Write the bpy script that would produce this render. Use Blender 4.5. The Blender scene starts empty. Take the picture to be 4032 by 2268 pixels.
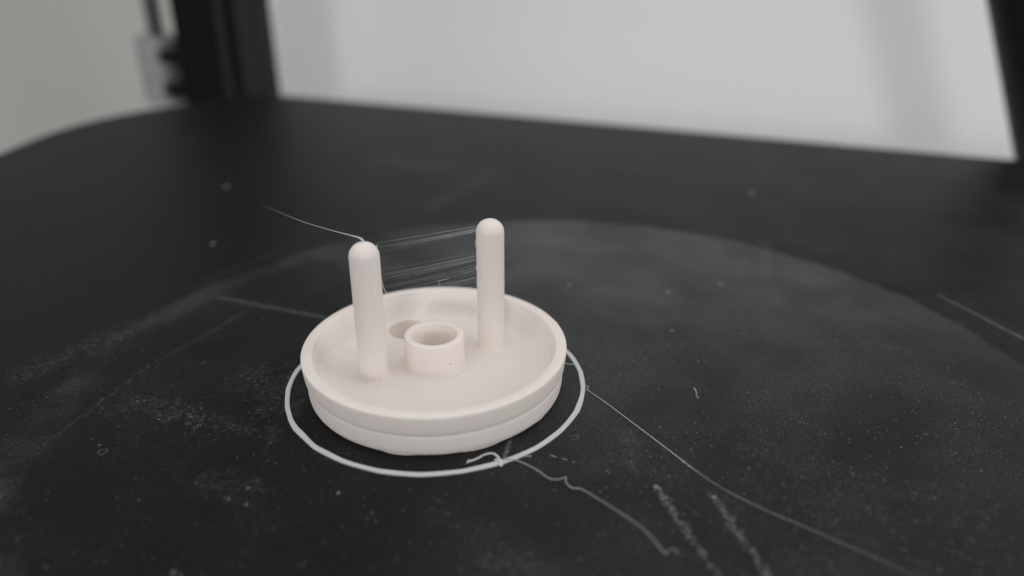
import bpy, bmesh, math, random
from mathutils import Vector, Matrix, noise

MM = 0.001                      # every length below is written in millimetres
random.seed(7)
scene = bpy.context.scene
COL = scene.collection

# ------------------------------------------------------------------ camera
cam_d = bpy.data.cameras.new("camera")
cam = bpy.data.objects.new("camera", cam_d)
COL.objects.link(cam)
scene.camera = cam
YAW, PITCH, ROLL = 0.1138, 0.4401, 0.0021
fw = Vector((math.sin(YAW) * math.cos(PITCH), math.cos(YAW) * math.cos(PITCH), -math.sin(PITCH)))
rt = Vector((math.cos(YAW), -math.sin(YAW), 0))
up = rt.cross(fw)
r2 = math.cos(ROLL) * rt + math.sin(ROLL) * up
u2 = -math.sin(ROLL) * rt + math.cos(ROLL) * up
cam.matrix_world = Matrix(((r2.x, u2.x, -fw.x, 0.0), (r2.y, u2.y, -fw.y, -102.88 * MM),
                           (r2.z, u2.z, -fw.z, 64.23 * MM), (0, 0, 0, 1)))
cam_d.sensor_width = 36.0
cam_d.lens = 26.913
cam_d.clip_start = 0.002
cam_d.clip_end = 20.0
cam_d.dof.use_dof = True
cam_d.dof.focus_distance = 113 * MM
cam_d.dof.aperture_fstop = 26.913 / 3.1
cam_d.dof.aperture_blades = 0

# ------------------------------------------------------------------ world and lamps
world = bpy.data.worlds.new("World")
scene.world = world
world.use_nodes = True
bg = world.node_tree.nodes["Background"]
bg.inputs[0].default_value = (0.93, 0.96, 1.0, 1)
bg.inputs[1].default_value = 0.345


def area(name, loc, target, sx, sy, power, colour):
    d = bpy.data.lights.new(name, 'AREA')
    d.shape = 'RECTANGLE'
    d.size, d.size_y, d.energy, d.color = sx, sy, power, colour
    o = bpy.data.objects.new(name, d)
    COL.objects.link(o)
    o.location = loc
    o.rotation_euler = (Vector(target) - Vector(loc)).to_track_quat('-Z', 'Y').to_euler()
    return o


area("ceiling_light", (0.03, -0.02, 0.85), (0.03, -0.02, 0), 0.95, 0.75, 2.85, (1.0, 0.965, 0.93))
area("left_window_light", (-1.06, -0.58, 0.42), (0.10, 0.15, 0), 0.8, 0.7, 1.5, (0.94, 0.97, 1.0))
area("rear_window_light", (-0.26, -1.25, 0.30), (0.10, 0.20, 0), 0.15, 0.15, 3.1, (0.95, 0.97, 1.0))
area("right_window_light", (1.05, -0.45, 0.55), (0.05, 0.1, 0), 0.6, 0.6, 3.1, (0.96, 0.98, 1.0))

scene.view_settings.view_transform = 'Standard'
scene.view_settings.look = 'None'
scene.view_settings.exposure = 0.16
scene.view_settings.gamma = 1.0
scene.view_settings.use_curve_mapping = False
scene.render.engine = 'CYCLES'
scene.cycles.use_denoising = True
scene.cycles.max_bounces = 12
scene.cycles.diffuse_bounces = 9
scene.cycles.sample_clamp_indirect = 4.0


# ------------------------------------------------------------------ node helpers
class NT:
    def __init__(self, name):
        self.m = bpy.data.materials.new(name)
        self.m.use_nodes = True
        self.t = self.m.node_tree
        self.b = self.t.nodes["Principled BSDF"]

    def n(self, kind, **kw):
        o = self.t.nodes.new(kind)
        for k, v in kw.items():
            setattr(o, k, v)
        return o

    def link(self, a, b):
        self.t.links.new(a, b)

    def put(self, sock, v):
        if isinstance(v, bpy.types.NodeSocket):
            self.link(v, sock)
        else:
            sock.default_value = v

    def math(self, op, a, b=None, c=None, clamp=False):
        o = self.n('ShaderNodeMath', operation=op, use_clamp=clamp)
        self.put(o.inputs[0], a)
        if b is not None:
            self.put(o.inputs[1], b)
        if c is not None:
            self.put(o.inputs[2], c)
        return o.outputs[0]

    def vmath(self, op, a, b=None, out=0):
        o = self.n('ShaderNodeVectorMath', operation=op)
        self.put(o.inputs[0], a)
        if b is not None:
            self.put(o.inputs[1], b)
        return o.outputs[out]

    def ramp(self, v, lo, hi, a=0.0, b=1.0, smooth=True):
        o = self.n('ShaderNodeMapRange', interpolation_type='SMOOTHSTEP' if smooth else 'LINEAR')
        self.put(o.inputs[0], v)
        for i, x in enumerate((lo, hi, a, b)):
            o.inputs[i + 1].default_value = x
        return o.outputs[0]

    def noise(self, vec, scale, detail=3.0, rough=0.55):
        o = self.n('ShaderNodeTexNoise')
        self.put(o.inputs['Vector'], vec)
        o.inputs['Scale'].default_value = scale
        o.inputs['Detail'].default_value = detail
        o.inputs['Roughness'].default_value = rough
        return o.outputs['Fac']

    def mix(self, fac, a, b):
        o = self.n('ShaderNodeMix', data_type='RGBA')
        self.put(o.inputs[0], fac)
        self.put(o.inputs[6], a)
        self.put(o.inputs[7], b)
        return o.outputs[2]

    def objmm(self, scale=(1000, 1000, 1000)):
        tc = self.n('ShaderNodeTexCoord')
        mp = self.n('ShaderNodeMapping')
        mp.inputs['Scale'].default_value = scale
        self.link(tc.outputs['Object'], mp.inputs['Vector'])
        return mp.outputs[0]

    def bump(self, h, strength, dist):
        o = self.n('ShaderNodeBump')
        o.inputs['Strength'].default_value = strength
        o.inputs['Distance'].default_value = dist
        self.put(o.inputs['Height'], h)
        self.link(o.outputs[0], self.b.inputs['Normal'])

    def set(self, **kw):
        for k, v in kw.items():
            self.put(self.b.inputs[k.replace('_', ' ')], v)


def plastic(name, base, sss=0.4, layer=0.35, rough=0.55, through=0.0):
    k = NT(name)
    co = k.objmm()
    sep = k.n('ShaderNodeSeparateXYZ')
    k.link(co, sep.inputs[0])
    blotch = k.noise(co, 0.35, 3)
    dark = tuple(c * 0.985 for c in base[:3]) + (1,)
    k.set(Base_Color=k.mix(k.ramp(blotch, 0.35, 0.7), base, dark), Roughness=rough,
          Subsurface_Weight=sss, Subsurface_Radius=(1.0, 0.78, 0.6), Subsurface_Scale=0.0008)
    k.b.inputs['Specular IOR Level'].default_value = 0.35
    # printed layers: faint bands that follow the height, of uneven strength, plus a fine grain
    lay = k.noise(k.vmath('MULTIPLY', co, (0.06, 0.06, 2.6)), 1.0, 2, 0.6)
    grain = k.noise(co, 9.0, 2)
    k.bump(k.math('MULTIPLY_ADD', lay, 1.0, k.math('MULTIPLY', grain, 0.22)), layer, 0.00006)
    if through:
        # light passes through the thin walls
        tr = k.n('ShaderNodeBsdfTranslucent')
        tr.inputs['Color'].default_value = (base[0] * 1.03, base[1] * 1.03, base[2] * 1.0, 1)
        mx = k.n('ShaderNodeMixShader')
        mx.inputs[0].default_value = through
        k.link(k.b.outputs[0], mx.inputs[1])
        k.link(tr.outputs[0], mx.inputs[2])
        k.link(mx.outputs[0], k.t.nodes['Material Output'].inputs['Surface'])
    return k.m


def simple(name, base, rough, metal=0.0, noise_scale=0.4, var=0.12, spec=0.5):
    k = NT(name)
    co = k.objmm()
    f = k.noise(co, noise_scale, 4)
    lo = tuple(c * (1 - var) for c in base) + (1,)
    hi = tuple(min(1, c * (1 + var)) for c in base) + (1,)
    k.set(Base_Color=k.mix(f, lo, hi), Roughness=k.ramp(f, 0.2, 0.8, rough * 0.85, rough * 1.1, False), Metallic=metal)
    k.b.inputs['Specular IOR Level'].default_value = spec
    return k.m


M_PRINT = plastic("white_printed_plastic", (0.92, 0.862, 0.822, 1), sss=0.25, through=0.28)
M_SKIRT = plastic("thin_white_plastic", (0.53, 0.545, 0.54, 1), sss=0.0, layer=0.25, rough=0.5)
M_STRAND = plastic("fine_white_strand", (0.60, 0.61, 0.61, 1), sss=0.0, layer=0.0, rough=0.45)
M_CURL = plastic("translucent_curled_strand", (0.33, 0.34, 0.34, 1), sss=0.0, layer=0.0, rough=0.4)
M_FLECK = simple("pale_plastic_dust", (0.20, 0.21, 0.21), 0.8)
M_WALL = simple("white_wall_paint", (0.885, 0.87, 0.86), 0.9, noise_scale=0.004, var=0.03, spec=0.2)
M_WALL_L = simple("left_wall_grey", (0.56, 0.555, 0.525), 0.9, noise_scale=0.004, var=0.04, spec=0.2)  # left wall: one even grey, darker than the back wall
M_BLACK = simple("black_anodised_aluminium", (0.0075, 0.0090, 0.0095), 0.42, spec=0.25)
M_BLACK_PLASTIC = simple("black_plastic", (0.0030, 0.0030, 0.0030), 0.6, spec=0.12)
M_STEEL = simple("brushed_steel", (0.16, 0.155, 0.145), 0.45, metal=0.6)
M_ALU = simple("plain_aluminium", (0.31, 0.31, 0.29), 0.5, metal=0.3)
M_BLISTER = simple("coating_rim_highlight", (0.03, 0.032, 0.032), 0.35, noise_scale=2.5, var=0.8)  # paler than the plate: highlight of the pit rims painted in
M_RED = simple("red_brown_plastic", (0.16, 0.06, 0.045), 0.6)


def plate_material():
    k = NT("black_textured_build_plate")
    co = k.objmm()
    sep = k.n('ShaderNodeSeparateXYZ')
    k.link(co, sep.inputs[0])
    flat = k.vmath('MULTIPLY', co, (1, 1, 0))
    warp = k.noise(flat, 0.12, 3)
    cloud = k.noise(flat, 0.055, 5, 0.6)
    mid = k.noise(flat, 0.45, 4, 0.62)
    fine = k.noise(flat, 3.2, 2, 0.6)
    speck = k.noise(flat, 5.5, 1, 0.5)

    # residue of an earlier print: a big round patch
    d = k.vmath('DISTANCE', flat, (18.5, -6.0, 0), out=1)
    dd = k.math('MULTIPLY_ADD', k.math('SUBTRACT', warp, 0.5), 2.2, d)
    disc = k.ramp(dd, 77.2, 75.2)
    ring = k.math('MULTIPLY', k.ramp(dd, 70.0, 75.0), k.ramp(dd, 79.5, 76.0))
    left = k.ramp(sep.outputs[0], 2.0, -22.0)
    right = k.ramp(sep.outputs[0], -20.0, 18.0)
    far = k.ramp(sep.outputs[1], -35.0, 60.0)
    film = k.math('MULTIPLY', disc, k.math('MULTIPLY', k.math('MULTIPLY_ADD', right, 0.91, 0.09),
                                           k.math('MULTIPLY_ADD', cloud, 1.3, 0.1)))
    film = k.math('MULTIPLY', film, k.math('MULTIPLY_ADD', far, 0.82, 0.18))  # residue grows paler to the far right: sheen painted into its colour
    ringm = k.math('MULTIPLY', k.math('MULTIPLY', ring, left), k.ramp(cloud, 0.38, 0.62))

    # chalky smears and streaks: (ax, ay, bx, by, width, amount, raggedness)
    segs = [(-40.5, 34.4, -18.5, 23.2, 1.0, 0.70, 0.55), (97.2, 20.5, 101.6, 1.0, 0.7, 1.1, 0.4),
            (27.0, -28.0, 29.6, -43.5, 0.55, 0.62, 2.6), (33.6, -30.8, 35.2, -46.0, 0.6, 0.62, 2.6),
            (-46.5, -1.5, -36.0, -5.0, 3.6, 0.28, 2.2), (-36.0, -5.5, -22.5, -12.0, 2.4, 0.26, 2.2),
            (-65.0, 9.0, -55.0, 22.0, 4.2, 0.28, 2.0), (-54.0, -11.0, -45.5, 12.0, 0.6, 0.34, 1.6),
            (-44.0, 13.0, -35.0, 27.0, 0.9, 0.20, 1.4),
            (-20.0, 53.5, -7.5, 43.0, 6.5, 0.34, 1.2), (9.7, -16.4, 8.3, -20.9, 0.45, 1.3, 0.8),
            (0.0, 82.0, 21.0, 116.0, 3.2, 0.18, 1.0), (30.0, 36.5, 17.0, 39.5, 0.9, 0.26, 0.8),
            (-29.0, 4.0, -22.0, -4.0, 5.5, 0.26, 1.6), (68.0, 34.0, 75.5, 52.0, 1.6, 0.28, 1.0),
            (11.0, -40.0, 5.0, -38.5, 2.6, 0.24, 1.6), (-24.0, -24.0, -30.0, -20.0, 3.4, 0.16, 1.6),
            (-28.0, 62.0, -45.0, 44.0, 1.0, 0.18, 0.9), (-15.0, 129.0, 6.0, 118.0, 7.0, 0.12, 1.0),
            (26.5, -17.0, 25.0, -24.5, 1.6, 0.26, 1.6)]
    patchy = k.ramp(k.noise(flat, 1.1, 4, 0.65), 0.43, 0.60, 0.05, 1.5)
    total = ringm
    total = k.math('MULTIPLY', total, 0.40)
    for ax, ay, bx, by, w, amt, rag in segs:
        L2 = (bx - ax) ** 2 + (by - ay) ** 2
        pa = k.vmath('SUBTRACT', flat, (ax, ay, 0))
        h = k.math('DIVIDE', k.vmath('DOT_PRODUCT', pa, (bx - ax, by - ay, 0), out=1), L2, clamp=True)
        o = k.n('ShaderNodeVectorMath', operation='SCALE')
        o.inputs[0].default_value = (bx - ax, by - ay, 0)
        k.link(h, o.inputs[3])
        dist = k.vmath('DISTANCE', pa, o.outputs[0], out=1)
        dist = k.math('MULTIPLY_ADD', k.math('SUBTRACT', mid, 0.5), -w * rag * 2.2, dist)
        m = k.ramp(dist, w, 0.15 * w, 0.0, amt)
        if rag > 1.45:
            m = k.math('MULTIPLY', m, patchy)
        total = k.math('ADD', total, m)
    # chalk sits in the grain: break it up
    chalk = k.math('MULTIPLY', total, k.ramp(fine, 0.43, 0.66, 0.08, 1.9))
    # fine dust and painted grain glints, heavier in clouds on the near right
    dustzone = k.math('MULTIPLY', k.ramp(cloud, 0.40, 0.62), k.ramp(sep.outputs[0], -60.0, 45.0, 0.35, 1.0))
    dust = k.math('MULTIPLY', k.ramp(speck, 0.61, 0.74), k.math('MULTIPLY_ADD', dustzone, 0.95, 0.26))
    grit = k.noise(flat, 2.4, 3, 0.7)
    dust = k.math('ADD', dust, k.math('MULTIPLY', k.ramp(grit, 0.58, 0.78), k.math('MULTIPLY_ADD', dustzone, 0.40, 0.06)))
    amount = k.math('ADD', k.math('MULTIPLY', chalk, 0.095), k.math('MULTIPLY', dust, 0.17))
    amount = k.math('ADD', amount, k.math('MULTIPLY', film, 0.082), clamp=True)
    base = k.mix(cloud, (0.0030, 0.0036, 0.0035, 1), (0.0050, 0.0058, 0.0057, 1))
    k.set(Base_Color=k.mix(amount, base, (0.80, 0.83, 0.84, 1)))
    rough = k.math('MULTIPLY_ADD', mid, 0.10, 0.40)
    rough = k.math('ADD', rough, k.math('MULTIPLY', disc, 0.02))
    k.set(Roughness=rough)
    k.b.inputs['Specular IOR Level'].default_value = 0.12
    hgt = k.math('ADD', k.math('MULTIPLY', fine, 0.6), k.math('MULTIPLY', speck, 0.8))
    k.bump(hgt, 0.6, 0.00006)
    return k.m


M_PLATE = plate_material()


# ------------------------------------------------------------------ mesh helpers
def link(name, mesh, mat, parent=None, sharp=None):
    o = bpy.data.objects.new(name, mesh)
    if mat:
        mesh.materials.append(mat)
    COL.objects.link(o)
    if parent:
        o.parent = parent
    if sharp is not None:
        for p in mesh.polygons:
            p.use_smooth = True
        mesh.set_sharp_from_angle(angle=math.radians(sharp))
    return o


def from_bm(name, bm, mat, parent=None, sharp=None):
    bmesh.ops.recalc_face_normals(bm, faces=bm.faces)
    me = bpy.data.meshes.new(name)
    bm.to_mesh(me)
    bm.free()
    return link(name, me, mat, parent, sharp)


def mm(v):
    return Vector(v) * MM


def lathe(bm, prof, seg=192, centre=(0, 0), closed=True, jitter=None):
    rings = []
    for i, (r, z) in enumerate(prof):
        if r < 1e-6:
            rings.append([bm.verts.new(mm((centre[0], centre[1], z)))])
            continue
        ring = []
        for s in range(seg):
            a = 2 * math.pi * s / seg
            dr, dz = jitter(i, r, z, a) if jitter else (0, 0)
            ring.append(bm.verts.new(mm((centre[0] + (r + dr) * math.cos(a), centre[1] + (r + dr) * math.sin(a), z + dz))))
        rings.append(ring)
    pairs = list(zip(rings, rings[1:]))
    if closed:
        pairs.append((rings[-1], rings[0]))
    for A, B in pairs:
        for s in range(seg):
            t = (s + 1) % seg
            if len(A) == 1 and len(B) == 1:
                break
            if len(A) == 1:
                bm.faces.new((A[0], B[s], B[t]))
            elif len(B) == 1:
                bm.faces.new((A[s], B[0], A[t]))
            else:
                bm.faces.new((A[s], B[s], B[t], A[t]))
    return bm


def spline(pts, n=8):
    """Catmull-Rom through points (x, y, z, radius)."""
    P = [Vector(p) for p in pts]
    P = [P[0] * 2 - P[1]] + P + [P[-1] * 2 - P[-2]]
    out = []
    for i in range(1, len(P) - 2):
        a, b, c, d = P[i - 1], P[i], P[i + 1], P[i + 2]
        for j in range(n):
            t = j / n
            out.append(0.5 * ((2 * b) + (c - a) * t + (2 * a - 5 * b + 4 * c - d) * t * t + (3 * b - a - 3 * c + d) * t ** 3))
    out.append(P[-2])
    return out


def tube(bm, pts, sides=8, flat=1.0):
    """pts: (x, y, z, radius) in mm; flat squashes the section vertically."""
    rings = []
    n = len(pts)
    for i, p in enumerate(pts):
        a = Vector(pts[max(0, i - 1)][:3])
        b = Vector(pts[min(n - 1, i + 1)][:3])
        d = (b - a).normalized()
        side = d.cross(Vector((0, 0, 1)))
        if side.length < 1e-4:
            side = Vector((1, 0, 0))
        side.normalize()
        upv = side.cross(d)
        c = Vector(p[:3])
        rings.append([bm.verts.new((c + p[3] * (math.cos(t) * side + flat * math.sin(t) * upv)) * MM)
                      for t in [2 * math.pi * k / sides for k in range(sides)]])
    for A, B in zip(rings, rings[1:]):
        for s in range(sides):
            t = (s + 1) % sides
            bm.faces.new((A[s], A[t], B[t], B[s]))
    bm.faces.new(rings[0])
    bm.faces.new(list(reversed(rings[-1])))
    return bm


def box(bm, lo, hi, frame=None, bevel=0.0):
    vs = []
    for x in (lo[0], hi[0]):
        for y in (lo[1], hi[1]):
            for z in (lo[2], hi[2]):
                v = Vector((x, y, z))
                vs.append(bm.verts.new((frame @ v if frame else v) * MM))
    f = [(0, 1, 3, 2), (4, 6, 7, 5), (0, 4, 5, 1), (2, 3, 7, 6), (0, 2, 6, 4), (1, 5, 7, 3)]
    faces = [bm.faces.new([vs[i] for i in q]) for q in f]
    if bevel:
        es = list({e for fc in faces for e in fc.edges})
        bmesh.ops.bevel(bm, geom=es, offset=bevel * MM, segments=2, affect='EDGES')


def extrude_poly(bm, pts, z0, z1, frame=None):
    lo = [bm.verts.new((frame @ Vector((x, y, z0)) if frame else Vector((x, y, z0))) * MM) for x, y in pts]
    hi = [bm.verts.new((frame @ Vector((x, y, z1)) if frame else Vector((x, y, z1))) * MM) for x, y in pts]
    n = len(pts)
    for i in range(n):
        j = (i + 1) % n
        bm.faces.new((lo[i], lo[j], hi[j], hi[i]))
    bm.faces.new(list(reversed(lo)))
    bm.faces.new(hi)


def thing(name, label, cat, loc=(0, 0, 0)):
    o = bpy.data.objects.new(name, None)
    o.empty_display_size = 0.01
    COL.objects.link(o)
    o.location = mm(loc)
    o["label"] = label
    o["category"] = cat
    return o


def tag(o, label, cat, group=None):
    o["label"] = label
    o["category"] = cat
    if group:
        o["group"] = group
    return o


# ------------------------------------------------------------------ setting: walls, build plate
N2 = Vector((0.466, 0.885, 0)).normalized()           # from the plate towards the wall behind it
T2 = Vector((N2.y, -N2.x, 0))                         # along that wall, to the right
WALL_S = 350.0
CORNER_T = -368.0                    # where the two walls meet, hidden by the column


def tnz(t, n, z):
    return T2 * t + N2 * n + Vector((0, 0, z))


FR = Matrix(((T2.x, N2.x, 0, 0), (T2.y, N2.y, 0, 0), (0, 0, 1, 0), (0, 0, 0, 1)))   # (t, n, z) -> world

bm = bmesh.new()
box(bm, (CORNER_T, WALL_S, -700), (1500, WALL_S + 80, 1600), FR)
o = from_bm("wall_back", bm, M_WALL)
o["kind"] = "structure"
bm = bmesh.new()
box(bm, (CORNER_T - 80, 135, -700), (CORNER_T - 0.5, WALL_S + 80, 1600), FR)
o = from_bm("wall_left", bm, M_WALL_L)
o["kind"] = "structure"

# plate outline: straight rear edge, wide rounded corner at the left, straight sides
EDGE_N = 178.6
EDGE = [(262, EDGE_N - 4), (252, EDGE_N), (-158, EDGE_N), (-168, 175.0), (-179.7, 164.5), (-190.5, 140.0), (-195.0, 124.0), (-196.3, 107.0), (-192.8, 88.5),
        (-186.0, 68.5), (-178, 47), (-170, 20), (-168, -20), (-168, -262), (-160, -270), (262, -270), (268, -262), (268, EDGE_N - 12)]


def outline(inset=0.0):
    """closed outline in wall coordinates: straight rear edge, bulging rounded corner at the left."""
    n = len(EDGE)
    out = []
    for i in range(n):
        a, b, c, d = (Vector(EDGE[(i + k) % n]) for k in (-1, 0, 1, 2))
        long_run = (c - b).length > 60
        for k in range(1 if long_run else 6):
            t = k / 6
            if long_run or (b - a).length > 60 or (d - c).length > 60:
                out.append(b.lerp(c, t))
            else:
                out.append(0.5 * ((2 * b) + (c - a) * t + (2 * a - 5 * b + 4 * c - d) * t * t + (3 * b - a - 3 * c + d) * t ** 3))
    cen = Vector((30, -40))
    return [tuple(p + (cen - p).normalized() * inset) for p in out]


bm = bmesh.new()
top = [bm.verts.new(FR @ Vector((x, y, 0)) * MM) for x, y in outline(0.5)]
mid_ = [bm.verts.new(FR @ Vector((x, y, -0.5)) * MM) for x, y in outline(0)]
low = [bm.verts.new(FR @ Vector((x, y, -4.0)) * MM) for x, y in outline(0)]
nn = len(top)
for A, B in ((top, mid_), (mid_, low)):
    for i in range(nn):
        j = (i + 1) % nn
        bm.faces.new((A[i], A[j], B[j], B[i]))
bm.faces.new(top)
bm.faces.new(list(reversed(low)))
plate = from_bm("build_plate", bm, M_PLATE, sharp=30)
plate["kind"] = "structure"
plate["label"] = "black textured printer build plate with pale scuffs"

# small blistered pits in the coating
for (x, y, r) in ((18.7, -16.9, 0.52), (-45.4, -13.0, 0.6)):
    bm = bmesh.new()

    def jit(i, rr, z, a, x=x):
        return (0.13 * noise.noise(Vector((x + math.cos(a) * 1.3, i * 0.4, math.sin(a) * 1.3))) * rr / 0.6, 0)
    lathe(bm, [(r * 0.80, 0.004), (r * 0.88, 0.05), (r * 0.98, 0.06), (r * 1.10, 0.004)],
          28, (x, y), closed=True, jitter=jit)
    from_bm("blister", bm, M_BLISTER, plate, 50)

# ------------------------------------------------------------------ printer frame behind the plate
colm = thing("printer_column", "black slotted aluminium upright standing behind the plate's left corner", "column")


def slot_profile():
    """40 x 20 V-slot section, two slots on the long faces and one on the short ones; x from 0 to 40, y 0 to 20."""
    def slot(c, w_out=4.6, w_in=3.1, d1=1.8, d2=5.6, w_deep=5.4):
        return [(c - w_out, 0), (c - w_in, d1), (c - w_deep, d1 + 0.4), (c - w_deep, d1 + 1.6), (c - 2.8, d2), (c + 2.8, d2),
                (c + w_deep, d1 + 1.6), (c + w_deep, d1 + 0.4), (c + w_in, d1), (c + w_out, 0)]
    pts = [(1.2, 0), ]
    pts += slot(10) + slot(30)
    pts += [(38.8, 0), (40, 1.2)]
    pts += [(40 - d, 10 + (c - 10)) for c, d in [(q[0], q[1]) for q in slot(10)]]
    pts += [(40, 18.8), (38.8, 20), (1.2, 20), (0, 18.8)]
    pts += [(d, 10 - (c - 10)) for c, d in [(q[0], q[1]) for q in slot(10)]]
    pts += [(0, 1.2)]
    return pts


CT, CN = -201.0, 190.0                                # right-hand front edge of the upright in wall coordinates
bm = bmesh.new()
extrude_poly(bm, [(CT - y, CN + x) for x, y in slot_profile()], -260, 420, FR)
from_bm("extrusion", bm, M_BLACK, colm, 30)
# strips pressed into the slots: one on the rear half of the right side, one on the front
bm = bmesh.new()
box(bm, (CT - 1.4, CN + 25.4, -255), (CT + 0.4, CN + 34.6, 415), FR, 0.25)
from_bm("slot_cover", bm, M_BLACK, colm, 30)
bm = bmesh.new()
box(bm, (CT - 19.2, CN - 1.2, -255), (CT - 0.8, CN + 1.3, 415), FR, 0.5)
from_bm("front_cover", bm, M_BLACK_PLASTIC, colm, 30)
for zc in (9.6, -5.6):
    bm = bmesh.new()
    q = [FR @ Vector((t, CN + 3.5, zc)) for t in (CT - 19.5, CT - 31.0, CT - 37.0, CT - 39.0)]
    tube(bm, [(*q[0], 3.6), (*q[1], 3.4), (*q[2], 2.8), (*q[3], 1.5)], 20)
    from_bm("clamp_knob", bm, M_BLACK_PLASTIC, colm, 40)
bm = bmesh.new()
box(bm, (CT - 29.5, CN + 5.0, -24), (CT - 19.7, CN + 34.0, 415), FR, 0.8)
from_bm("side_cover", bm, M_BLACK_PLASTIC, colm, 30)

scr = thing("lead_screw", "steel lead screw with grey clamp coupler left of the black upright", "lead screw")
SC = FR @ Vector((-246.5, 201.0, 0))
prof = []
z = 18.0
while z < 330:
    prof += [(3.1, z), (4.0, z + 0.7), (4.0, z + 1.3), (3.1, z + 2.0)]
    z += 2.0
bm = bmesh.new()
lathe(bm, [(0, 17.4)] + prof + [(0, z)], 24, (SC.x, SC.y), closed=False)
from_bm("threaded_rod", bm, M_STEEL, scr, 25)
bm = bmesh.new()
cp = [(0, -13.0), (9.2, -13.0), (10.0, -12.2), (10.0, -1.4), (9.2, -1.2), (9.2, -0.2), (10.0, 0.0), (10.0, 16.9), (9.2, 17.7), (0, 17.7)]
lathe(bm, cp, 48, (SC.x, SC.y), closed=False)
cpl = from_bm("coupler", bm, M_ALU, scr, 30)
bm = bmesh.new()
box(bm, (-238.0, 187.0, -64), (-222.0, 214.0, -13.4), FR, 1)
from_bm("motor_mount", bm, M_BLACK_PLASTIC, scr, 30)
brace = thing("frame_brace", "black slanted brace rod crossing the right edge behind the plate", "brace rod")
A0, A1 = Vector((107.0, 205.0, 44.1)), Vector((127.0, 205.0, -5.4))
dA = (A1 - A0)
pa, pb = FR @ (A0 - dA * 7.0), FR @ (A1 + dA * 3.5)
bm = bmesh.new()
tube(bm, [(*pa, 12.0), (*pb, 12.0)], 48)
from_bm("rod", bm, M_BLACK, brace, 40)
bm = bmesh.new()
for tt in (0.0,):
    pc = pb + (pa - pb).normalized() * 14
    tube(bm, [(*(pb + (pb - pa).normalized() * 2), 15.0), (*pc, 15.0)], 6)
from_bm("end_nut", bm, M_BLACK_PLASTIC, brace, 30)

# ------------------------------------------------------------------ the printed disc
H, FL, R0 = 6.92, 3.45, 20.0
PINL, PINR = (-9.28, -3.12), (8.90, 4.02)
lid = thing("printed_disc", "white printed plastic dish with two round-tipped pins and central tube", "printed part")


def wob(i, r, z, a):
    v = Vector((math.cos(a) * 2.2, math.sin(a) * 2.2, z * 0.7))
    amp = 0.018 if z > 0.5 else 0.07
    w = amp * noise.noise(v * 3.0)
    # bottom edge has curled up a little from the plate, unevenly
    dz = 0.0
    if 0.15 < z < 1.3 and r > 18.8:
        dz = 0.08 * noise.noise(Vector((math.cos(a) * 1.6, math.sin(a) * 1.6, 3.1))) * (1.3 - z)
    # seam: a faint upright ridge where each layer starts and ends
    d = math.atan2(math.sin(a - 0.22), math.cos(a - 0.22))
    if r > 19:
        w += (0.05 + 0.05 * noise.noise(Vector((z * 3.0, 1, 2)))) * math.exp(-(d / 0.018) ** 2)
    return (w if r > 15 else 0, dz)


prof = [(0, 0.01), (18.45, 0.01), (18.5, 0.18), (18.8, 0.22), (19.02, 0.32), (19.2, 0.52), (19.34, 0.85), (19.43, 1.3), (19.47, 1.9), (19.49, 2.5),
        (19.50, 3.0), (19.48, 3.24), (19.37, 3.38), (19.32, 3.50), (19.42, 3.64), (19.68, 3.94), (19.78, 4.3), (19.86, 5.0), (19.95, 5.8), (20.0, 6.45),
        (20.0, 6.78), (19.96, 6.87), (19.87, 6.92), (18.48, 6.92), (18.40, 6.89), (18.36, 6.82), (18.22, 6.4), (17.95, 5.8)]
# the inside fillet is printed in steps
r_, z_ = 17.85, 5.15
steps = [(17.62, 5.2), (17.42, 4.9), (17.20, 4.6), (16.96, 4.3), (16.70, 4.05), (16.42, 3.84), (16.08, 3.66), (15.66, 3.53), (15.2, 3.45)]
for (ra, za), (rb, zb) in zip(steps, steps[1:]):
    prof += [(ra, za), (ra - 0.03, zb + 0.03)] if ra - rb < 0.2 else [(ra, za), (ra - 0.04, zb + 0.02), (rb + 0.05, zb + 0.005)]
prof += [(15.2, FL), (10.0, FL), (3.44, FL), (3.44, 0.25), (0, 0.25)]  # closed bottom under the tube, added to bounce light up inside it
bm = bmesh.new()
lathe(bm, prof, 256, closed=False, jitter=wob)
body = from_bm("dish", bm, M_PRINT, lid)
# second round hole, behind the tube; its bottom is added to brighten it
bm = bmesh.new()
lathe(bm, [(0, 0.25), (3.37, 0.25), (3.37, 5.0), (0, 5.0)], 96, (-4.26, 11.05), closed=False)
cut = from_bm("cutter", bm, M_PRINT)
mod = body.modifiers.new("hole", 'BOOLEAN')
mod.operation, mod.solver, mod.object = 'DIFFERENCE', 'EXACT', cut
dg = bpy.context.evaluated_depsgraph_get()
me = bpy.data.meshes.new_from_object(body.evaluated_get(dg))
body.modifiers.clear()
old = body.data
body.data = me
bpy.data.meshes.remove(old)
bpy.data.objects.remove(cut)
for p in me.polygons:
    p.use_smooth = True
me.set_sharp_from_angle(angle=math.radians(38))

# ragged first layer: loose strands hanging at the lower edge
for a0, a1, r0, zz in ((-116, -99, 19.0, 0.36), (-84, -62, 18.95, 0.36), (-46, -33, 19.0, 0.42)):
    pts = []
    k = 22
    for i in range(k + 1):
        a = math.radians(a0 + (a1 - a0) * i / k)
        env = math.sin(math.pi * i / k) ** 0.5
        rr = r0 - 0.42 + 0.36 * env + 0.05 * noise.noise(Vector((i * 0.6, a0, 0)))
        pts.append((rr * math.cos(a), rr * math.sin(a), zz - 0.06 - 0.10 * env, 0.15))
    bm = bmesh.new()
    tube(bm, pts, 8, 0.75)
    from_bm("loose_edge_strand", bm, M_PRINT, body, 60)


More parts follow.
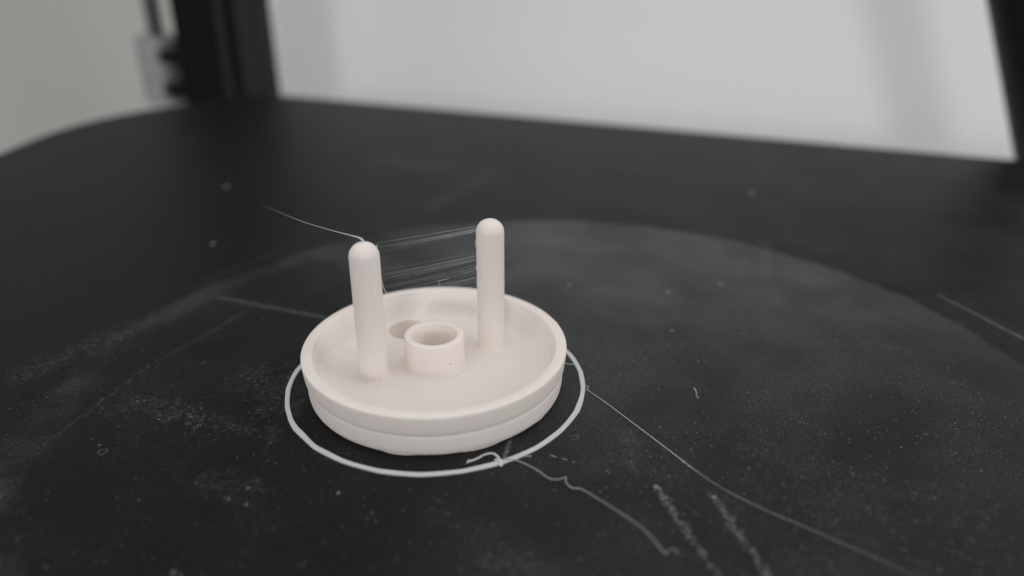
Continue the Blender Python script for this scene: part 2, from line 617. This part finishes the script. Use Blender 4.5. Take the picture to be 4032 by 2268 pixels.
def pin(centre, top, r, seam):
    bm = bmesh.new()
    pr = [(0, FL - 0.4), (r + 0.30, FL - 0.4), (r + 0.30, FL + 0.01), (r + 0.14, FL + 0.10), (r + 0.05, FL + 0.28), (r, FL + 0.6)]
    z = FL + 1.0
    while z < top - r:
        pr.append((r, z))
        z += 0.6
    for i in range(0, 15):
        t = math.radians(90 * i / 15)
        pr.append((r * math.cos(t), top - r * 0.97 + r * 0.97 * math.sin(t)))
    pr.append((0, top))

    def jit(i, rr, z, a):
        d = math.atan2(math.sin(a - seam), math.cos(a - seam))
        ridge = 0.075 * math.exp(-(d / 0.10) ** 2) - 0.05 * math.exp(-((d + 0.28) / 0.12) ** 2)
        w = 0.012 * noise.noise(Vector((math.cos(a), math.sin(a), z * 1.9))) + 0.016 * noise.noise(Vector((z * 2.3, centre[0], 0)))
        return ((ridge * min(1, rr / r) + w) * (1 if rr > 0.3 else 0), 0)
    lathe(bm, pr, 96, centre, closed=False, jitter=jit)
    return from_bm("pin", bm, M_PRINT, lid, 45)


pin(PINL, 24.95, 2.14, math.radians(-57))
pin(PINR, 25.05, 2.12, math.radians(150))

bm = bmesh.new()
BT = 8.4
ro, ri = 4.55, 3.42
lathe(bm, [(ri, 0.27), (ri, BT - 0.18), (ri + 0.10, BT - 0.04), (ri + 0.22, BT), (ro - 0.22, BT), (ro - 0.08, BT - 0.05), (ro, BT - 0.22),
           (ro, FL + 0.5), (ro + 0.05, FL + 0.22), (ro + 0.18, FL + 0.08), (ro + 0.42, FL + 0.01), (ro + 0.42, FL - 0.3),
           (ri + 0.4, FL - 0.3), (ri + 0.4, 0.27)],
      128, (-0.13, 0.0), closed=True,
      jitter=lambda i, r, z, a: (0.014 * noise.noise(Vector((math.cos(a) * 2, math.sin(a) * 2, z))), 0))
from_bm("centre_tube", bm, M_PRINT, lid, 40)
# dark burnt speck on the tube and a fleck on the floor
bm = bmesh.new()
sa = math.radians(-62)
sp = Vector((-0.13 + 4.56 * math.cos(sa), 4.56 * math.sin(sa), 5.35))
bmesh.ops.create_icosphere(bm, subdivisions=1, radius=0.085 * MM, matrix=Matrix.Translation(sp * MM) @ Matrix.Diagonal((1, 0.5, 1.5, 1)))
from_bm("burnt_speck", bm, simple("burnt_plastic", (0.05, 0.035, 0.02), 0.7), lid)

# fine strings pulled between the pins, level with the layer they were drawn on
dirv = (Vector(PINL) - Vector(PINR)).normalized()
side = Vector((-dirv.y, dirv.x))
rs = random.Random(3)
#      right height, left height, sideways, sag, radius, fraction drawn
strings = [(24.42, 24.55, 0.2, 0.10, 0.034, 1.0), (24.22, 24.40, -0.3, 0.12, 0.026, 1.0), (23.62, 23.72, 0.3, 0.12, 0.034, 1.0),
           (23.32, 23.55, -0.5, 0.10, 0.028, 0.55),
           (19.85, 19.75, 0.4, 0.15, 0.030, 1.0), (19.50, 19.40, -0.2, 0.12, 0.024, 1.0), (19.28, 18.9, 0.7, 0.2, 0.020, 1.0),
           (19.00, 19.05, 0.1, 0.15, 0.032, 1.0), (18.58, 18.3, -0.6, 0.2, 0.022, 0.8), (18.05, 17.7, 0.5, 0.2, 0.032, 1.0),
           (17.25, 17.3, -0.1, 0.15, 0.036, 0.95), (17.15, 15.6, 0.6, 0.1, 0.028, 0.9), (17.05, 16.3, -0.6, 0.25, 0.024, 0.9),
           (16.18, 16.4, 0.2, 0.15, 0.036, 1.0), (15.95, 15.4, -0.4, 0.2, 0.022, 0.7), (15.66, 15.7, 0.5, 0.15, 0.030, 1.0),
           (15.05, 14.6, -0.3, 0.2, 0.020, 0.6), (14.78, 14.7, 0.1, 0.1, 0.034, 1.0), (14.40, 14.2, 0.5, 0.12, 0.034, 0.8),
           (14.02, 13.6, -0.4, 0.15, 0.022, 0.5)]
for k in range(22):                                   # many more, finer than the ones above
    zr = rs.choice((rs.uniform(13.8, 20.2), rs.uniform(13.8, 20.2), rs.uniform(23.2, 24.4)))
    strings.append((zr, zr + rs.gauss(-0.15, 0.35), rs.uniform(-0.9, 0.9), rs.uniform(0.05, 0.35), rs.uniform(0.010, 0.019), rs.choice((1.0, 1.0, 0.8, 0.5))))
for zr, zl, off, sag, rad, frac in strings:
    a = Vector(PINR) + dirv * (math.sqrt(2.1 ** 2 - off ** 2) - 0.12) + side * off
    rtip = 2.1 * (1 if zr < 22.9 else math.sqrt(max(0.05, 1 - ((zr - 22.95) / 2.1) ** 2)))
    a = Vector(PINR) + dirv * max(0.2, rtip - 0.1) + side * off * rtip / 2.1
    b = Vector(PINL) - dirv * (max(0.2, (2.1 if zl < 22.8 else 2.1 * math.sqrt(max(0.05, 1 - ((zl - 22.85) / 2.1) ** 2))) - 0.1)) + side * off * 0.7
    pts = []
    n = 26
    for i in range(n + 1):
        t = i / n * frac
        q = a.lerp(b, t)
        z = zr + (zl - zr) * t - sag * 4 * t * (1 - t) * 0.6 + 0.02 * noise.noise(Vector((t * 9, zr, 0)))
        thin = rad * (1.2 - 0.8 * t) * (0.85 + 0.5 * noise.noise(Vector((t * 5, zr * 3, 1))))
        if frac < 1:
            thin *= max(0.15, 1 - (i / n) ** 3)
        pts.append((q.x, q.y, z, max(0.003, thin * (0.30 if rad > 0.0195 else 0.45))))
    bm = bmesh.new()
    tube(bm, pts, 5)
    from_bm("string", bm, M_STRAND, lid, 80)

# short whiskers where strings tore off
for pts in ([(-7.16, -2.7, 19.1, 0.03), (-7.05, -2.75, 18.4, 0.035), (-6.95, -2.8, 17.7, 0.05), (-6.7, -2.85, 17.1, 0.045), (-6.45, -2.9, 16.85, 0.02)],
            [(-7.7, -2.9, 24.0, 0.10), (-7.45, -2.9, 24.2, 0.08), (-7.35, -2.9, 24.45, 0.03)],
            [(6.8, 3.8, 22.1, 0.05), (6.68, 3.8, 21.6, 0.06), (6.60, 3.8, 21.0, 0.05), (6.72, 3.8, 20.6, 0.02)],
            [(6.82, 3.8, 17.6, 0.07), (6.66, 3.75, 17.35, 0.08), (6.80, 3.8, 17.0, 0.05)],
            [(6.84, 3.8, 15.0, 0.07), (6.70, 3.75, 14.8, 0.06), (6.84, 3.8, 14.5, 0.05)]):
    bm = bmesh.new()
    tube(bm, spline(pts, 5), 6)
    from_bm("whisker", bm, M_STRAND, lid, 80)
bm = bmesh.new()
tube(bm, spline([(2.4, 1.55, 16.75, 0.02), (1.0, 1.0, 16.7, 0.022), (0.95, 0.98, 16.2, 0.022), (0.9, 0.95, 15.9, 0.01)], 4), 5)
from_bm("whisker", bm, M_STRAND, lid, 80)

# long pulled tail leaving the tip of the left pin
tail = [(-9.2, -3.05, 24.75, 0.14), (-9.28, -2.95, 25.12, 0.14), (-9.73, -2.5, 25.38, 0.115), (-11.03, -1.0, 25.23, 0.075), (-14.0, 3.0, 24.55, 0.045),
        (-18.9, 10.6, 23.15, 0.03), (-24.3, 20.6, 21.35, 0.018), (-29.5, 30.0, 19.9, 0.005)]
bm = bmesh.new()
tube(bm, spline(tail, 6), 8)
from_bm("filament_tail", bm, M_STRAND, lid, 80)

# ------------------------------------------------------------------ skirt loop lying on the plate
skirt = thing("skirt_loop", "thin flat white plastic ring on the plate encircling the printed dish", "skirt ring", (0, 0, 0))
bm = bmesh.new()
seg = 220
rings = []
for s in range(seg):
    a = 2 * math.pi * s / seg
    v = Vector((math.cos(a), math.sin(a), 0))
    # the loop is not a perfect circle: short straight runs and a slow wave
    w = 0.10 * noise.noise(v * 2.1) + 0.09 * noise.noise(v * 6.5 + Vector((4, 0, 0)))
    facet = 22.79 * (math.cos(math.pi / 26) / math.cos((a % (2 * math.pi / 26)) - math.pi / 26) - 1) * 0.55
    rc = 22.79 + w + facet
    hw = 0.365 + 0.08 * noise.noise(v * 5.0 + Vector((0, 7, 0)))
    ring = []
    for dr, z in ((-hw, 0.0), (-hw, 0.14), (-hw + 0.08, 0.23), (-0.05, 0.25), (0.0, 0.235), (0.05, 0.25), (hw - 0.08, 0.23), (hw, 0.14), (hw, 0.0)):
        ring.append(bm.verts.new(mm(((rc + dr) * math.cos(a), (rc + dr) * math.sin(a), z + 0.004))))
    rings.append(ring)
for s in range(seg):
    A, B = rings[s], rings[(s + 1) % seg]
    for i in range(len(A)):
        j = (i + 1) % len(A)
        bm.faces.new((A[i], A[j], B[j], B[i]))
from_bm("ring", bm, M_SKIRT, skirt, 40)

knot = [[(3.7, -20.7, 0.20, 0.17), (4.2, -20.62, 0.22, 0.14), (4.9, -20.42, 0.35, 0.13), (5.9, -20.05, 0.6, 0.12), (6.9, -20.05, 0.7, 0.13), (7.5, -20.6, 0.55, 0.16),
         (7.75, -21.3, 0.40, 0.19), (7.75, -21.85, 0.22, 0.20), (8.0, -21.9, 0.22, 0.16), (8.1, -21.3, 0.36, 0.15)]]
bm = bmesh.new()
tube(bm, spline(knot[0], 6), 8)
from_bm("loose_end", bm, M_SKIRT, skirt, 80)
bm = bmesh.new()
for (x, y, z, r) in ((7.75, -21.35, 0.3, 0.36), (7.35, -20.95, 0.3, 0.26), (3.62, -20.72, 0.2, 0.22), (3.45, -20.9, 0.12, 0.14), (7.82, -21.9, 0.18, 0.28), (8.3, -21.15, 0.26, 0.24)):
    m = Matrix.Translation(mm((x, y, z))) @ Matrix.Rotation(x * 3, 4, 'Z') @ Matrix.Diagonal((1.3, 0.8, 0.55, 1))
    bmesh.ops.create_icosphere(bm, subdivisions=2, radius=r * MM, matrix=m)
from_bm("blob", bm, M_SKIRT, skirt, 80)
curl = [(8.1, -21.1, 0.34, 0.15), (8.9, -21.2, 0.5, 0.13), (9.8, -21.7, 0.6, 0.125), (11.1, -22.8, 0.65, 0.12), (12.5, -24.2, 0.6, 0.12), (13.3, -25.3, 0.5, 0.12),
        (14.1, -25.9, 0.45, 0.12), (15.0, -26.0, 0.5, 0.11), (15.6, -25.85, 0.6, 0.10), (15.85, -25.85, 0.6, 0.10), (15.68, -26.25, 0.5, 0.12), (15.75, -26.9, 0.4, 0.125), (16.15, -27.55, 0.35, 0.13),
        (16.7, -27.85, 0.35, 0.13), (17.2, -27.95, 0.4, 0.13), (18.3, -29.4, 0.6, 0.105), (20.0, -32.2, 1.0, 0.095), (21.7, -34.9, 1.3, 0.09), (23.2, -37.2, 1.2, 0.085),
        (24.4, -39.6, 0.6, 0.10), (24.75, -39.9, 0.3, 0.08), (25.2, -39.4, 0.25, 0.07), (25.8, -39.2, 0.25, 0.07), (26.2, -39.5, 0.2, 0.06), (25.9, -39.9, 0.15, 0.05)]
bm = bmesh.new()
tube(bm, [(p[0], p[1], p[2], p[3] * 0.55) for p in spline(curl, 6)], 8)
from_bm("curled_strand", bm, M_CURL, skirt, 80)
thr = [(22.2, -4.6, 0.2, 0.05), (22.95, -4.7, 0.45, 0.045), (23.05, -5.05, 0.4, 0.045), (22.7, -5.35, 0.25, 0.05), (23.2, -6.3, 0.3, 0.05), (25.7, -11.2, 0.35, 0.055), (29.1, -18.0, 0.25, 0.065),
       (31.9, -23.5, 0.12, 0.07), (32.6, -25.0, 0.12, 0.05), (34.9, -29.3, 0.2, 0.04), (38.6, -33.9, 0.3, 0.038), (43.0, -38.1, 0.3, 0.034), (46.1, -41.1, 0.25, 0.028),
       (49.1, -44.0, 0.2, 0.02), (52.5, -47.5, 0.15, 0.01)]
bm = bmesh.new()
tube(bm, [(p[0], p[1], p[2], p[3] * (0.66 if p[1] > -26 else 0.5)) for p in spline(thr, 6)], 7)
from_bm("taut_strand", bm, M_STRAND, skirt, 80)
bm = bmesh.new()
tube(bm, spline([(19.0, 3.4, 0.6, 0.04), (20.5, 2.6, 0.4, 0.045), (21.6, 2.2, 0.3, 0.05), (22.4, 2.2, 0.25, 0.05)], 5), 6)
from_bm("short_strand", bm, M_STRAND, skirt, 80)

# ------------------------------------------------------------------ crumbs and flecks on the plate
def crumb_mesh(bm, x, y, r, flat=0.5, stretch=1.0, ang=0.0, rnd=random):
    m = Matrix.Translation(mm((x, y, r * flat * 0.6))) @ Matrix.Rotation(ang, 4, 'Z') @ Matrix.Diagonal((stretch, 1, flat, 1))
    g = bmesh.ops.create_icosphere(bm, subdivisions=1, radius=r * MM, matrix=m)
    for v in g['verts']:
        v.co += Vector((rnd.uniform(-1, 1), rnd.uniform(-1, 1), rnd.uniform(-.4, .4))) * r * 0.28 * MM
        v.co.z = max(v.co.z, 0.00002)


bm = bmesh.new()
crumb_mesh(bm, 33.5, 16.7, 0.28, 0.7)
tag(from_bm("plastic_crumb", bm, M_RED), "tiny red-brown crumb on the plate right of the dish", "crumb")
for x0, y0, x1, y1, r, lab in ((10.6, -20.15, 11.9, -20.35, 0.17, "short bent white sliver touching the ring beside its knot"),
                               (14.9, -20.7, 17.6, -22.1, 0.15, "broken white sliver on the plate between knot and round blister"),
                               (39.4, -6.6, 39.0, -9.0, 0.20, "short upright white smear of plastic right of the long strand")):
    bm = bmesh.new()
    k = 7
    for i in range(k):
        if lab.startswith("broken") and i in (2, 5):
            continue
        t = i / (k - 1)
        crumb_mesh(bm, x0 + (x1 - x0) * t + random.uniform(-.1, .1), y0 + (y1 - y0) * t + random.uniform(-.1, .1),
                   r * random.uniform(0.6, 1.1), 0.4, 1.7, math.atan2(y1 - y0, x1 - x0))
    tag(from_bm("plastic_sliver", bm, M_FLECK), lab, "sliver")

# loose dust, too fine to count; also stands for glints of the coating
rd = random.Random(11)
_b = bmesh.new()
bmesh.ops.create_icosphere(_b, subdivisions=1, radius=1.0)
ICO_V = [v.co.copy() for v in _b.verts]
ICO_F = [[v.index for v in f.verts] for f in _b.faces]
_b.free()
DV, DF = [], []


def fleck(x, y, r, flat, stretch, ang):
    base = len(DV)
    ca, sa_ = math.cos(ang), math.sin(ang)
    for v in ICO_V:
        px = v.x * stretch * r + rd.uniform(-1, 1) * r * 0.28
        py = v.y * r + rd.uniform(-1, 1) * r * 0.28
        pz = max(0.02, r * flat * 0.6 + v.z * r * flat + rd.uniform(-.4, .4) * r * 0.28)
        DV.append(((x + px * ca - py * sa_) * MM, (y + px * sa_ + py * ca) * MM, pz * MM))
    DF.extend([[q + base for q in f] for f in ICO_F])



def dens(x, y):
    v = Vector((x * 0.045, y * 0.045, 2.0))
    c = 0.5 + 0.9 * noise.noise(v) + 0.4 * noise.noise(v * 3.1)
    side_ = 0.30 + 0.70 * min(1, max(0, (x + 30) / 60))
    if x < -20:
        side_ = 0.40
    return max(0.0, c) * side_


cnt = 0
while cnt < 5000:
    x, y = rd.uniform(-75, 110), rd.uniform(-52, 60)
    if y > 5 and rd.random() < 0.55 * min(1, (y - 5) / 40) + 0.2:
        continue
    rr = math.hypot(x, y)
    if rr < 19.4:
        continue
    if rd.random() > dens(x, y) * (0.35 if rr < 22 else 1.0):
        continue
    r = 0.03 + 0.05 * rd.random() ** 2 + (0.06 * rd.random() if rd.random() < 0.03 else 0)
    fleck(x, y, r, 0.25, rd.uniform(1.0, 2.2), rd.uniform(0, 3.14))
    cnt += 1
for x, y, r in ((-26.4, -24.6, .14), (-24.4, -22.8, .13), (-24.0, -25.9, .17), (-44.7, -0.8, .16), (-29.8, -36.3, .24), (-28.9, -36.8, .15), (32.0, -23.8, .2),
                (32.5, -24.7, .22), (27.0, -28.2, .26), (33.6, -31.0, .26), (26.8, 32.6, .38), (45.5, 27.4, .45), (-13.0, -25.0, .2), (-54.7, 105.6, .75),
                (86.1, 84.5, .9), (-48.6, 63.1, .5), (57.0, 30.0, .4), (41.5, 12.0, .3)):
    fleck(x, y, r, 0.18, rd.uniform(1.0, 1.5), rd.uniform(0, 3))
for ax, ay, bx, by, n, w in ((27.0, -28.0, 29.6, -43.5, 90, .28), (33.6, -30.8, 35.2, -46.0, 110, .32)):
    for i in range(n):
        t = rd.random()
        fleck(ax + (bx - ax) * t + rd.gauss(0, w), ay + (by - ay) * t, rd.uniform(.04, .12), 0.25, rd.uniform(1, 2), rd.uniform(0, 3))
me = bpy.data.meshes.new("plastic_dust")
me.from_pydata(DV, [], DF)
dust = link("plastic_dust", me, M_FLECK)
dust["kind"] = "stuff"
dust["label"] = "pale plastic dust flecks and coating glints strewn over the black plate"
